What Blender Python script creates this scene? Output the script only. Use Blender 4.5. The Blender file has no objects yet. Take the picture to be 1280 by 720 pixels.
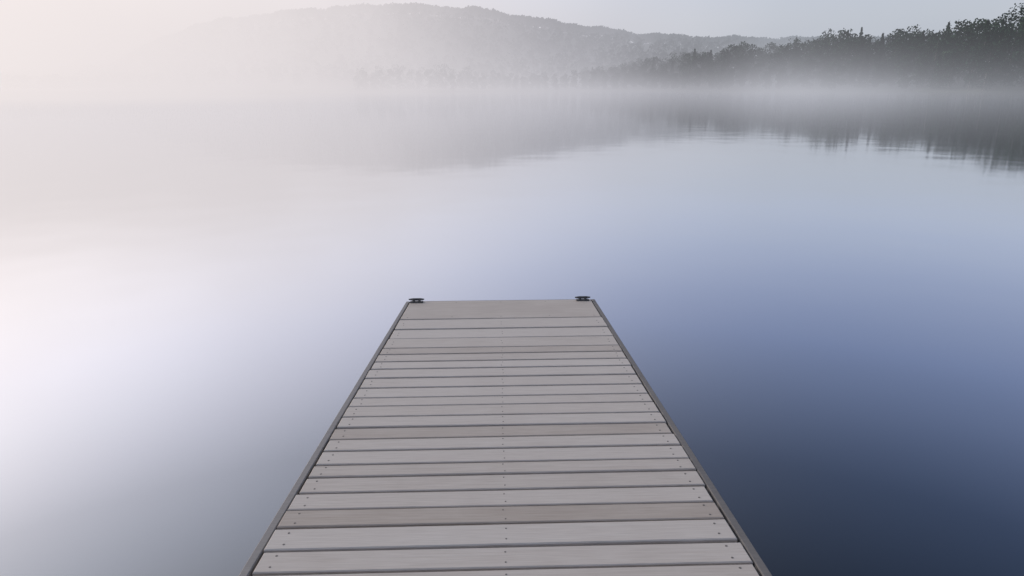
import bpy, math, random
import numpy as np
from mathutils import Vector, Matrix
random.seed(7); rng=np.random.default_rng(7)
scene=bpy.context.scene
scene.view_settings.view_transform='Standard'
scene.view_settings.look='None'
scene.view_settings.exposure=0

# ------------------------------------------------------------ helpers
class NT:
    def __init__(s,nt): s.nt=nt; nt.nodes.clear()
    def n(s,t,**kw):
        nd=s.nt.nodes.new(t)
        for k,v in kw.items(): setattr(nd,k,v)
        return nd
    def l(s,a,b): s.nt.links.new(a,b)
    def setin(s,inp,v):
        if isinstance(v,bpy.types.NodeSocket): s.l(v,inp)
        else: inp.default_value=v
    def m(s,op,a,b=None,c=None,clamp=False):
        nd=s.n('ShaderNodeMath',operation=op); nd.use_clamp=clamp
        s.setin(nd.inputs[0],a)
        if b is not None: s.setin(nd.inputs[1],b)
        if c is not None: s.setin(nd.inputs[2],c)
        return nd.outputs[0]
    def mr(s,v,a,b,c=0.,d=1.,smooth=True):
        nd=s.n('ShaderNodeMapRange'); nd.interpolation_type='SMOOTHSTEP' if smooth else 'LINEAR'
        s.setin(nd.inputs[0],v)
        for i,x in zip((1,2,3,4),(a,b,c,d)): nd.inputs[i].default_value=x
        return nd.outputs[0]
    def ramp(s,v,stops,interp='LINEAR'):
        nd=s.n('ShaderNodeValToRGB'); cr=nd.color_ramp; cr.interpolation=interp
        while len(cr.elements)<len(stops): cr.elements.new(.5)
        for e,(p,c) in zip(cr.elements,stops):
            e.position=p; e.color=(c[0],c[1],c[2],1)
        s.l(v,nd.inputs[0]); return nd.outputs[0]
    def mix(s,f,a,b,bt='MIX'):
        nd=s.n('ShaderNodeMix',data_type='RGBA',blend_type=bt)
        s.setin(nd.inputs[0],f)
        s.setin(nd.inputs[6],a if isinstance(a,bpy.types.NodeSocket) else (*a,1))
        s.setin(nd.inputs[7],b if isinstance(b,bpy.types.NodeSocket) else (*b,1))
        return nd.outputs[2]
    def noise(s,vec,scale,detail=3,rough=.5,dist=0.):
        nd=s.n('ShaderNodeTexNoise'); s.l(vec,nd.inputs['Vector'])
        nd.inputs['Scale'].default_value=scale; nd.inputs['Detail'].default_value=detail
        nd.inputs['Roughness'].default_value=rough; nd.inputs['Distortion'].default_value=dist
        return nd.outputs['Fac']
    def mapping(s,vec,scale):
        nd=s.n('ShaderNodeMapping'); s.l(vec,nd.inputs[0]); nd.inputs['Scale'].default_value=scale
        return nd.outputs[0]
def mat(name):
    m=bpy.data.materials.new(name); m.use_nodes=True
    return m,NT(m.node_tree)
def obj_from(name,verts,faces,material=None,parent=None,smooth=False):
    me=bpy.data.meshes.new(name); me.from_pydata([tuple(v) for v in verts],[],[tuple(f) for f in faces]); me.update()
    ob=bpy.data.objects.new(name,me); scene.collection.objects.link(ob)
    if material: me.materials.append(material)
    if parent: ob.parent=parent
    if smooth:
        for p in me.polygons: p.use_smooth=True
    return ob
class MB:
    def __init__(s): s.v=[]; s.f=[]; s.t=[]
    def box(s,x0,x1,y0,y1,z0,z1,tone=0.,rot=0.,bev=0.):
        cx,cy=(x0+x1)/2,(y0+y1)/2; b=bev
        o=len(s.v)
        def ring(i,z):
            return [(x0+i,y0+i,z),(x1-i,y0+i,z),(x1-i,y1-i,z),(x0+i,y1-i,z)]
        vs=ring(0,z0)+(ring(0,z1-b)+ring(b,z1) if b>0 else ring(0,z1))
        c,sn=math.cos(rot),math.sin(rot)
        for (x,y,z) in vs:
            dx,dy=x-cx,y-cy
            s.v.append((cx+dx*c-dy*sn,cy+dx*sn+dy*c,z))
        fs=[(3,2,1,0)]; nr=3 if b>0 else 2
        for r in range(nr-1):
            for i in range(4):
                a=r*4+i; d=r*4+(i+1)%4
                fs.append((a,d,d+4,a+4))
        k=(nr-1)*4; fs.append((k,k+1,k+2,k+3))
        for f in fs: s.f.append(tuple(o+i for i in f)); s.t.append(tone)
    def cyl(s,c,r0,r1,z0,z1,n=12,tone=0.,axis='z'):
        o=len(s.v)
        for z,r in ((z0,r0),(z1,r1)):
            for i in range(n):
                a=2*math.pi*i/n; p=(math.cos(a)*r,math.sin(a)*r)
                if axis=='z': s.v.append((c[0]+p[0],c[1]+p[1],z))
                else: s.v.append((z,c[0]+p[0],c[1]+p[1]))
        for i in range(n):
            j=(i+1)%n; s.f.append((o+i,o+j,o+n+j,o+n+i)); s.t.append(tone)
        s.f.append(tuple(o+n+i for i in range(n))); s.t.append(tone)
        s.f.append(tuple(o+n-1-i for i in range(n))); s.t.append(tone)
    def make(s,name,material,parent=None):
        ob=obj_from(name,s.v,s.f,material,parent)
        at=ob.data.attributes.new('tone','FLOAT','FACE')
        at.data.foreach_set('value',s.t); return ob

# ------------------------------------------------------------ world
SUN_AZ,SUN_EL=math.radians(-58),math.radians(22)
sd=Vector((math.sin(SUN_AZ)*math.cos(SUN_EL),math.cos(SUN_AZ)*math.cos(SUN_EL),math.sin(SUN_EL)))
w=bpy.data.worlds.new("World"); scene.world=w; w.use_nodes=True
T=NT(w.node_tree)
out=T.n('ShaderNodeOutputWorld')
sky=T.n('ShaderNodeTexSky'); sky.sky_type='NISHITA'; sky.sun_disc=False
sky.sun_elevation=SUN_EL; sky.sun_rotation=SUN_AZ
sky.dust_density=3; sky.air_density=1.2
bg1=T.n('ShaderNodeBackground'); T.l(sky.outputs[0],bg1.inputs[0]); bg1.inputs[1].default_value=.03
tc=T.n('ShaderNodeTexCoord'); sep=T.n('ShaderNodeSeparateXYZ'); T.l(tc.outputs['Generated'],sep.inputs[0])
z=T.m('MAXIMUM',sep.outputs[2],0.)
base=T.ramp(z,[(0,(.57,.57,.62)),(.08,(.56,.58,.66)),(.16,(.47,.52,.68)),(.33,(.26,.33,.57)),(.485,(.105,.15,.29)),(.62,(.04,.06,.115)),(1,(.11,.13,.18))])
dt=T.n('ShaderNodeVectorMath',operation='DOT_PRODUCT'); T.l(tc.outputs['Generated'],dt.inputs[0]); dt.inputs[1].default_value=sd
g=T.m('POWER',T.m('MAXIMUM',dt.outputs['Value'],0.),3.0)
gc=T.ramp(z,[(0,(1.,.85,.80)),(.25,(.98,.88,.85)),(.55,(.84,.86,.95))])
sc_=T.n('ShaderNodeVectorMath',operation='SCALE'); T.l(gc,sc_.inputs[0]); T.l(T.m('MULTIPLY',g,2.0),sc_.inputs['Scale'])
col=T.mix(1.,base,sc_.outputs[0],'ADD')
bg2=T.n('ShaderNodeBackground'); T.l(col,bg2.inputs[0]); bg2.inputs[1].default_value=1.
ad=T.n('ShaderNodeAddShader'); T.l(bg1.outputs[0],ad.inputs[0]); T.l(bg2.outputs[0],ad.inputs[1]); T.l(ad.outputs[0],out.inputs[0])

sun=bpy.data.lights.new('sun','SUN'); sun.energy=1.0; sun.angle=math.radians(12); sun.color=(1,.85,.70)
so=bpy.data.objects.new('sun',sun); scene.collection.objects.link(so)
so.rotation_euler=sd.to_track_quat('Z','Y').to_euler()

# ------------------------------------------------------------ water
m,T=mat('lake_water')
out=T.n('ShaderNodeOutputMaterial')
geo=T.n('ShaderNodeNewGeometry')
p=geo.outputs['Position']
bump=T.n('ShaderNodeBump'); bump.inputs['Strength'].default_value=1; bump.inputs['Distance'].default_value=.005
T.l(T.noise(p,.5,1,.5),bump.inputs['Height'])
gl=T.n('ShaderNodeBsdfGlossy'); gl.inputs['Color'].default_value=(.97,.98,1,1); gl.inputs['Roughness'].default_value=.065
T.l(bump.outputs[0],gl.inputs['Normal'])
df=T.n('ShaderNodeBsdfDiffuse'); df.inputs[0].default_value=(.006,.010,.016,1)
lw=T.n('ShaderNodeLayerWeight'); 
fac=T.ramp(lw.outputs['Facing'],[(0,(.03,)*3),(.30,(.10,)*3),(.3775,(.15,)*3),(.515,(.28,)*3),(.67,(.54,)*3),(.838,(.82,)*3),(1,(.98,)*3)])
mx=T.n('ShaderNodeMixShader'); T.l(fac,mx.inputs[0]); T.l(df.outputs[0],mx.inputs[1]); T.l(gl.outputs[0],mx.inputs[2])
T.l(mx.outputs[0],out.inputs[0])
obj_from('lake_water',[(-3000,-3000,0),(3000,-3000,0),(3000,3000,0),(-3000,3000,0)],[(0,1,2,3)],m)

# ------------------------------------------------------------ terrain
hill_t=np.array([(-180,.01),(-80,.012),(-45,.015),(-34,.016),(-28.4,.026),(-24.9,.055),(-22.3,.0747),(-18,.088),(-13.9,.097),(-7.8,.1047),(-1.5,.0988),(4.8,.081),(11,.0646),(17,.0573),(22.7,.0537),(27.9,.05),(36,.05),(60,.04),(90,.015),(180,.01)])
tree_t=np.array([(-60,.02),(-30,.022),(-12,.024),(-8,.030),(-4,.028),(0,.021),(5,.018),(8.6,.0262),(11,.0354),(14.2,.0428),(17,.048),(20,.0548),(22.7,.0567),(25.5,.0667),(27.9,.067),(30.4,.0643),(32.8,.0727),(34.6,.0809),(36.3,.086),(45,.09),(60,.07)])
def H(az): return np.interp(az,hill_t[:,0],hill_t[:,1])
def TT(az): return np.interp(az,tree_t[:,0],tree_t[:,1])
def RS(az): return np.interp(az,[-180,-40,0,8,37,60,180],[320,300,300,295,215,205,320])+3*np.sin(az*.7)+2*np.sin(az*1.9+1)
def sm(x): x=np.clip(x,0,1); return x*x*(3-2*x)
def terr(r,az):
    rs=RS(az); t=(r-rs)
    hh=np.maximum(H(az)*480+2.4-6,1)
    up=sm((t-10)/(480-rs-10))*hh
    near=sm(t/60)*np.interp(az,[5,15,36,60],[1,3,8,8])
    zz=np.maximum(up,near)+np.clip(t*.12,-1.2,.9)
    zz=zz+np.where(t>25,1,0)*(.6*np.sin(az*1.3+r*.02)+.4*np.sin(az*3.1-r*.05))*sm((t-25)/50)
    return np.where(r>480, zz*(1-.6*sm((r-480)/400)), zz)
azs=np.concatenate([np.arange(-180,-62,4),np.arange(-62,62,.5),np.arange(62,180,4)])
tv=[];tf=[];NR=30
for a in azs:
    rs=float(RS(a))
    for k in range(NR):
        q=k/(NR-1); r=rs-8+ (q**1.3)*(950-rs)
        ar=math.radians(a); tv.append((r*math.sin(ar),r*math.cos(ar),float(terr(r,a))))
na=len(azs)
for i in range(na):
    j=(i+1)%na
    for k in range(NR-1): tf.append((i*NR+k,i*NR+k+1,j*NR+k+1,j*NR+k))
m,T=mat('hill_ground'); out=T.n('ShaderNodeOutputMaterial'); geo=T.n('ShaderNodeNewGeometry')
b=T.n('ShaderNodeBsdfPrincipled'); b.inputs['Roughness'].default_value=.9
c=T.ramp(T.noise(geo.outputs['Position'],.06,5,.65),[(.3,(.022,.032,.02)),(.7,(.06,.07,.04))])
T.l(c,b.inputs['Base Color']); T.l(b.outputs[0],out.inputs[0])
obj_from('hill_terrain',tv,tf,m,smooth=True)

# ------------------------------------------------------------ trees
class Leaves:
    def __init__(s): s.c=[];s.sz=[];s.tn=[]
    def add(s,c,sz,tn): s.c.append(c); s.sz.append(sz); s.tn.append(tn)
    def build(s,name,material,trunks=None,tmat=None):
        C=np.concatenate(s.c); S=np.concatenate(s.sz); N=len(C); tn=np.concatenate(s.tn)
        a=rng.normal(size=(N,3)); a/=np.linalg.norm(a,axis=1)[:,None]
        bb=np.cross(a,rng.normal(size=(N,3))); bb/=np.linalg.norm(bb,axis=1)[:,None]
        V=np.stack([C-a*S[:,None],C-bb*S[:,None]*.7,C+a*S[:,None],C+bb*S[:,None]*.7],1).reshape(-1,3)
        nT=0; tv2=[];tf2=[]
        if trunks:
            for (bx,by,bz,h,r) in trunks:
                o=len(tv2)
                for zz,rr in ((-.5,r),(h*.5,r*.6),(h*.85,r*.15)):
                    for i in range(5):
                        q=2*math.pi*i/5; tv2.append((bx+math.cos(q)*rr+(.02*zz),by+math.sin(q)*rr,bz+zz))
                for k in range(2):
                    for i in range(5): 
                        j=(i+1)%5; tf2.append((o+k*5+i,o+k*5+j,o+k*5+5+j,o+k*5+5+i))
            nT=len(tf2)
        if nT:
            F2=np.array(tf2)+len(V); V=np.concatenate([V,np.array(tv2)])
            F=np.concatenate([np.arange(4*N).reshape(-1,4),F2])
        else: F=np.arange(4*N).reshape(-1,4)
        me=bpy.data.meshes.new(name); me.vertices.add(len(V)); me.vertices.foreach_set('co',V.astype(np.float32).ravel())
        me.loops.add(F.size); me.loops.foreach_set('vertex_index',F.astype(np.int32).ravel())
        me.polygons.add(len(F)); me.polygons.foreach_set('loop_start',np.arange(len(F),dtype=np.int32)*4)
        me.update(calc_edges=True)
        at=me.attributes.new('tone','FLOAT','FACE')
        at.data.foreach_set('value',np.concatenate([tn,np.zeros(nT)]).astype(np.float32))
        me.materials.append(material)
        if tmat:
            me.materials.append(tmat)
            me.polygons.foreach_set('material_index',np.concatenate([np.zeros(N),np.ones(nT)]).astype(np.int32))
        me.validate()
        ob=bpy.data.objects.new(name,me); scene.collection.objects.link(ob); return ob
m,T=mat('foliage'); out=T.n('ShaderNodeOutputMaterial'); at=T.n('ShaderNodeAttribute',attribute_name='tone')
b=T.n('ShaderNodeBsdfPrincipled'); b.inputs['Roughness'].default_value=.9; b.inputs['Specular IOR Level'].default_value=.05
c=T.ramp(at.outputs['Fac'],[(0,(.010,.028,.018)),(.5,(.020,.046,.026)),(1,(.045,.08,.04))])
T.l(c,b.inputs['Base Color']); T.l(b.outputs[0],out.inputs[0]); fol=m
m,T=mat('bark'); out=T.n('ShaderNodeOutputMaterial'); b=T.n('ShaderNodeBsdfPrincipled'); geo=T.n('ShaderNodeNewGeometry')
c=T.ramp(T.noise(geo.outputs['Position'],3,3),[(.3,(.05,.04,.03)),(.7,(.12,.10,.08))]); T.l(c,b.inputs['Base Color']); T.l(b.outputs[0],out.inputs[0]); bark=m

def deciduous(L,x,y,z0,h,n):
    k=random.randint(9,13); wdt=h*random.uniform(.27,.36); tone=random.random()
    for i in range(k):
        q=.12+.76*(i+random.random())/k; rad=wdt*math.sin(math.pi*min(.95,(q*.8+.14)))**.6
        a=random.uniform(0,6.28); d=rad*random.uniform(.1,.75)
        cc=np.array([x+math.cos(a)*d,y+math.sin(a)*d,z0+h*q]); lr=h*random.uniform(.12,.19)
        mth=n//k; u=rng.normal(size=(mth,3)); u/=np.linalg.norm(u,axis=1)[:,None]
        u*=(rng.uniform(.2,1,mth)**.5)[:,None]*lr*np.array([1,1,.75])
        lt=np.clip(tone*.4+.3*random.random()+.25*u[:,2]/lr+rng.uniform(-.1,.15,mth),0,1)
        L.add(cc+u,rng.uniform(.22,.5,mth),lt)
def conifer(L,x,y,z0,h,n):
    wdt=h*random.uniform(.17,.23); tone=random.random()*.3
    q=rng.uniform(.06,.97,n)**.85; lay=np.floor(q*14)/14+.02*rng.normal(size=n)
    r=wdt*(1-lay)*(rng.uniform(.1,1,n)**.5)*(1+.25*np.sin(lay*60)); a=rng.uniform(0,6.28,n)
    c=np.stack([x+np.cos(a)*r,y+np.sin(a)*r,z0+h*lay-r*.25],1)
    L.add(c,rng.uniform(.22,.48,n),np.clip(tone+rng.uniform(-.05,.3,n),0,1))
L=Leaves(); trunks=[]
def plant(az,r,h,n,pc=.1):
    ar=math.radians(az); x,y=r*math.sin(ar),r*math.cos(ar); z0=float(terr(r,az))
    if random.random()<pc: conifer(L,x,y,z0,h,n)
    else: deciduous(L,x,y,z0,h,n)
    trunks.append((x,y,z0,h,h*.010+.04))
for row,(dr,fr) in enumerate([(4,.6),(12,.85),(22,.97),(34,1.0),(50,1.0)]):
    az=7.0
    while az<60:
        r=float(RS(az))+dr+random.uniform(-3,3)
        top=float(TT(az))*r+2.4
        h=(top-float(terr(r,az)))*fr*random.uniform(.8,1.06)*(1+.07*math.sin(az*1.7+row*.5))
        if h>3: plant(az,r,min(h,22),760)
        az+=math.degrees(random.uniform(2.8,4.8)/r)*(1 if az<40 else 2)
for row,(dr,fr) in enumerate([(4,.8),(14,1.)]):
    az=-11.
    while az<8:
        r=float(RS(az))+dr+random.uniform(-3,3)
        top=float(TT(az))*r+2.4
        h=(top-float(terr(r,az)))*fr*random.uniform(.75,1.15)
        if h>3: plant(az,r,h,300,0)
        az+=math.degrees(random.uniform(2.5,4.5)/r)
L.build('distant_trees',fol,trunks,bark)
L=Leaves()
for i in range(6500):
    az=random.uniform(-36,38); r=random.uniform(330,500)
    if i%2==0: r=random.uniform(455,492)
    ar=math.radians(az); z0=float(terr(r,az)); h=random.uniform(5,6.2); n=20
    q=rng.uniform(.2,1,n); rad=h*.4*np.sin(np.pi*(q*.8+.15))**.6*rng.uniform(.3,1,n); a=rng.uniform(0,6.28,n)
    c=np.stack([r*math.sin(ar)+np.cos(a)*rad,r*math.cos(ar)+np.sin(a)*rad,z0+h*q],1)
    L.add(c,rng.uniform(.6,1.0,n),np.clip(random.random()*.2+rng.uniform(-.1,.2,n),0,1))
L.build('hillside_forest',fol)

# ------------------------------------------------------------ mist (volume over the lake, its emission stands in for scattered light)
m,T=mat('morning_mist'); out=T.n('ShaderNodeOutputMaterial'); tc=T.n('ShaderNodeTexCoord')
sp=T.n('ShaderNodeSeparateXYZ'); T.l(tc.outputs['Object'],sp.inputs[0]); X,Y,Z=sp.outputs
nz=T.noise(tc.outputs['Object'],.022,1,.5)
left=T.mr(X,55,-150)
zh=T.m('MULTIPLY',Z,-1/44.)
eh=T.m('EXPONENT',zh); el=T.m('POWER',eh,10.)
hz=T.m('MULTIPLY_ADD',left,.0175,.0001)
hz=T.m('ADD',hz,T.mr(Y,225,330,0,.0082))
hz=T.m('MULTIPLY',T.m('MULTIPLY',hz,eh),T.mr(nz,.3,.7,.6,1.4,False))
low=T.m('MULTIPLY',T.mr(nz,.35,.68,.0035,.015),el)
tot=T.m('MULTIPLY',T.m('ADD',hz,low),T.mr(Y,12,140))
mist_glow=T.ramp(T.mr(X,150,-150,smooth=False),[(0,(.44,.49,.56)),(.42,(.585,.58,.635)),(.68,(.80,.745,.755)),(1,(1.,.905,.87))])  # glow colour of the mist, painted brighter and warmer towards the sun side
ab=T.n('ShaderNodeVolumeAbsorption'); ab.inputs[0].default_value=(0,0,0,1); T.l(tot,ab.inputs['Density'])
em=T.n('ShaderNodeEmission'); T.l(mist_glow,em.inputs[0]); T.l(tot,em.inputs[1])  # self-emission in place of sunlight scattered by the mist
ad=T.n('ShaderNodeAddShader'); T.l(ab.outputs[0],ad.inputs[0]); T.l(em.outputs[0],ad.inputs[1]); T.l(ad.outputs[0],out.inputs['Volume'])
m.cycles.volume_step_rate=.7
x0,x1,y0,y1,z0,z1=-340,340,14,500,.02,70
obj_from('morning_mist',[(x0,y0,z0),(x1,y0,z0),(x1,y1,z0),(x0,y1,z0),(x0,y0,z1),(x1,y0,z1),(x1,y1,z1),(x0,y1,z1)],
 [(3,2,1,0),(4,5,6,7),(0,1,5,4),(1,2,6,5),(2,3,7,6),(3,0,4,7)],m)

# ------------------------------------------------------------ dock
SL=math.radians(5.12); ZO=.93
dock=bpy.data.objects.new('wooden_dock',None); scene.collection.objects.link(dock)
dock.location=(0,0,ZO); dock.rotation_euler=(-SL,0,0)
def woodmat(name,stops,bumpd=.002):
    m,T=mat(name); out=T.n('ShaderNodeOutputMaterial'); tc=T.n('ShaderNodeTexCoord'); at=T.n('ShaderNodeAttribute',attribute_name='tone')
    of=T.n('ShaderNodeCombineXYZ'); T.l(T.m('MULTIPLY',at.outputs['Fac'],37.),of.inputs[0]); T.l(T.m('MULTIPLY',at.outputs['Fac'],11.),of.inputs[2])
    va=T.n('ShaderNodeVectorMath',operation='ADD'); T.l(tc.outputs['Object'],va.inputs[0]); T.l(of.outputs[0],va.inputs[1])
    grain=T.noise(T.mapping(va.outputs[0],(1.2,38,10)),2.2,6,.6,.4)
    fine=T.noise(T.mapping(va.outputs[0],(4,160,10)),2.,3,.6)
    blot=T.noise(va.outputs[0],2.4,4,.6)
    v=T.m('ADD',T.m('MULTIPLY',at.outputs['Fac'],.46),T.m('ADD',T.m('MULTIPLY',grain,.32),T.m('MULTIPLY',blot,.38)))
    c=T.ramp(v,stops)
    c=T.mix(.35,c,T.ramp(fine,[(.35,(.62,.6,.58)),(.6,(1,1,1))]),'MULTIPLY')
    b=T.n('ShaderNodeBsdfPrincipled'); T.l(c,b.inputs['Base Color'])
    T.l(T.mr(blot,.2,.8,.55,.85),b.inputs['Roughness']); b.inputs['Specular IOR Level'].default_value=.3
    bu=T.n('ShaderNodeBump'); bu.inputs['Distance'].default_value=bumpd; bu.inputs['Strength'].default_value=.6; T.l(T.m('ADD',grain,T.m('MULTIPLY',fine,.5)),bu.inputs['Height']); T.l(bu.outputs[0],b.inputs['Normal'])
    T.l(b.outputs[0],out.inputs[0]); return m
plankm=woodmat('weathered_planks',[(.15,(.33,.27,.215)),(.42,(.44,.385,.33)),(.62,(.54,.49,.435)),(.9,(.61,.57,.52))])
framem=woodmat('frame_timber',[(.2,(.12,.112,.105)),(.8,(.28,.265,.25))])
m,T=mat('dark_metal'); out=T.n('ShaderNodeOutputMaterial'); b=T.n('ShaderNodeBsdfPrincipled'); geo=T.n('ShaderNodeNewGeometry')
c=T.ramp(T.noise(geo.outputs['Position'],30,3),[(.3,(.06,.06,.062)),(.75,(.14,.13,.12))]); T.l(c,b.inputs['Base Color']); b.inputs['Metallic'].default_value=.4; b.inputs['Roughness'].default_value=.55
T.l(b.outputs[0],out.inputs[0]); metal=m
m,T=mat('screw_steel'); out=T.n('ShaderNodeOutputMaterial'); b=T.n('ShaderNodeBsdfPrincipled'); geo=T.n('ShaderNodeNewGeometry')
c=T.ramp(T.noise(geo.outputs['Position'],8,2),[(.3,(.12,.11,.10)),(.75,(.2,.18,.16))]); T.l(c,b.inputs['Base Color']); b.inputs['Metallic'].default_value=.3; b.inputs['Roughness'].default_value=.6
T.l(b.outputs[0],out.inputs[0]); screwm=m

PW=.92
bounds=[2.249,2.394,2.555,2.696,2.845,2.994,3.121,3.278,3.427,3.58,3.733,3.90,4.05,4.23,4.42,4.61,4.78,4.96,5.13,5.41,5.70,6.04]
b0=bounds[0]
pre=[]
while b0>-2: b0-=random.uniform(.14,.152); pre.append(b0)
bounds=pre[::-1]+bounds
mb=MB(); sc=MB()
for a,bb in zip(bounds[:-1],bounds[1:]):
    t=random.choice([.58,.64,.7,.76,.8,.62,.52])+random.uniform(-.05,.05)
    if abs(a-2.555)<1e-3: t=.14
    if abs(a-3.427)<1e-3: t=.26
    if abs(a-4.96)<1e-3: t=.36
    gap=.014+random.uniform(0,.006)+.0032*max(0,a-3); rot=math.radians(.4)+random.uniform(-.0035,.0035); dx=random.uniform(-.006,.006); dz=random.uniform(-.0025,.0025)
    mb.box(-PW+dx,PW+dx,a+gap/2,bb-gap/2,-.034,dz,t,rot,.004)
    cy=(a+bb)/2
    for xx in (-PW+.06,0.005,PW-.06):
        for yy in (cy-.036,cy+.036):
            px=xx+random.uniform(-.006,.006); py=yy+random.uniform(-.005,.005)+xx*rot
            rr=.0052 if abs(xx)>.1 else .004
            sc.cyl((px,py),rr,rr-.0004,dz-.004,dz+.0012,8)
mb.box(-PW,PW,6.060,6.80,-.034,.001,.42,0,.006)
for xx in (-PW+.06,-.45,0,.45,PW-.06):
    for yy in (6.12,6.73): sc.cyl((xx,yy),.005,.0045,-.003,.0025,8)
mb.make('deck_planks',plankm,dock); sc.make('screws',screwm,dock)
fr=MB()
for s_ in (-1,1):
    fr.box(min(s_*(PW+.010),s_*(PW+.045)),max(s_*(PW+.010),s_*(PW+.045)),-2.2,6.83,-.20,-.004,.45-.35*s_,0,.004)  # right rail toned darker: its shade and reflection are put into the colour
    fr.box(s_*.55-.03,s_*.55+.03,-2.2,6.78,-.19,-.0365,.2)
fr.box(-.03,.03,-2.2,6.78,-.19,-.0365,.2)
fr.box(-PW-.0095,PW+.0095,6.803,6.845,-.20,-.006,.6,0,.004)
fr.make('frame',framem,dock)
pl=MB()
for yy in (0.3,3.4,6.5):
    for xx in (-.72,.72): pl.cyl((xx,yy),.075,.07,-2.5,-.195,14,.2)
pl.make('pilings',framem,dock)
def cleat(cx,cy,nm):
    c=MB(); c.box(cx-.065,cx+.065,cy-.03,cy+.03,.0025,.014,0,0,.003)
    c.cyl((cx-.028,cy),.014,.012,.012,.03,10); c.cyl((cx+.028,cy),.014,.012,.012,.03,10)
    c.cyl((cy,.034),.006,.012,cx-.078,cx-.035,10,0,'x'); c.cyl((cy,.034),.012,.012,cx-.035,cx+.035,10,0,'x'); c.cyl((cy,.034),.012,.006,cx+.035,cx+.078,10,0,'x')
    c.make(nm,metal,dock)
cleat(-.85,6.75,'cleat_a'); cleat(.83,6.75,'cleat_b')

# ------------------------------------------------------------ camera
cam=bpy.data.cameras.new('camera'); co=bpy.data.objects.new('camera',cam); scene.collection.objects.link(co)
cam.lens=24; cam.sensor_width=36; cam.clip_end=6000; cam.clip_start=.05
nrm=Vector((0,math.sin(SL),math.cos(SL)))
co.location=Vector((0,0,ZO))+nrm*1.5
R=Matrix.Rotation(math.radians(-1.0),4,'Z')@Matrix.Rotation(math.radians(90-16.52),4,'X')@Matrix.Rotation(math.radians(-.4),4,'Z')
co.rotation_euler=R.to_euler()
scene.camera=co
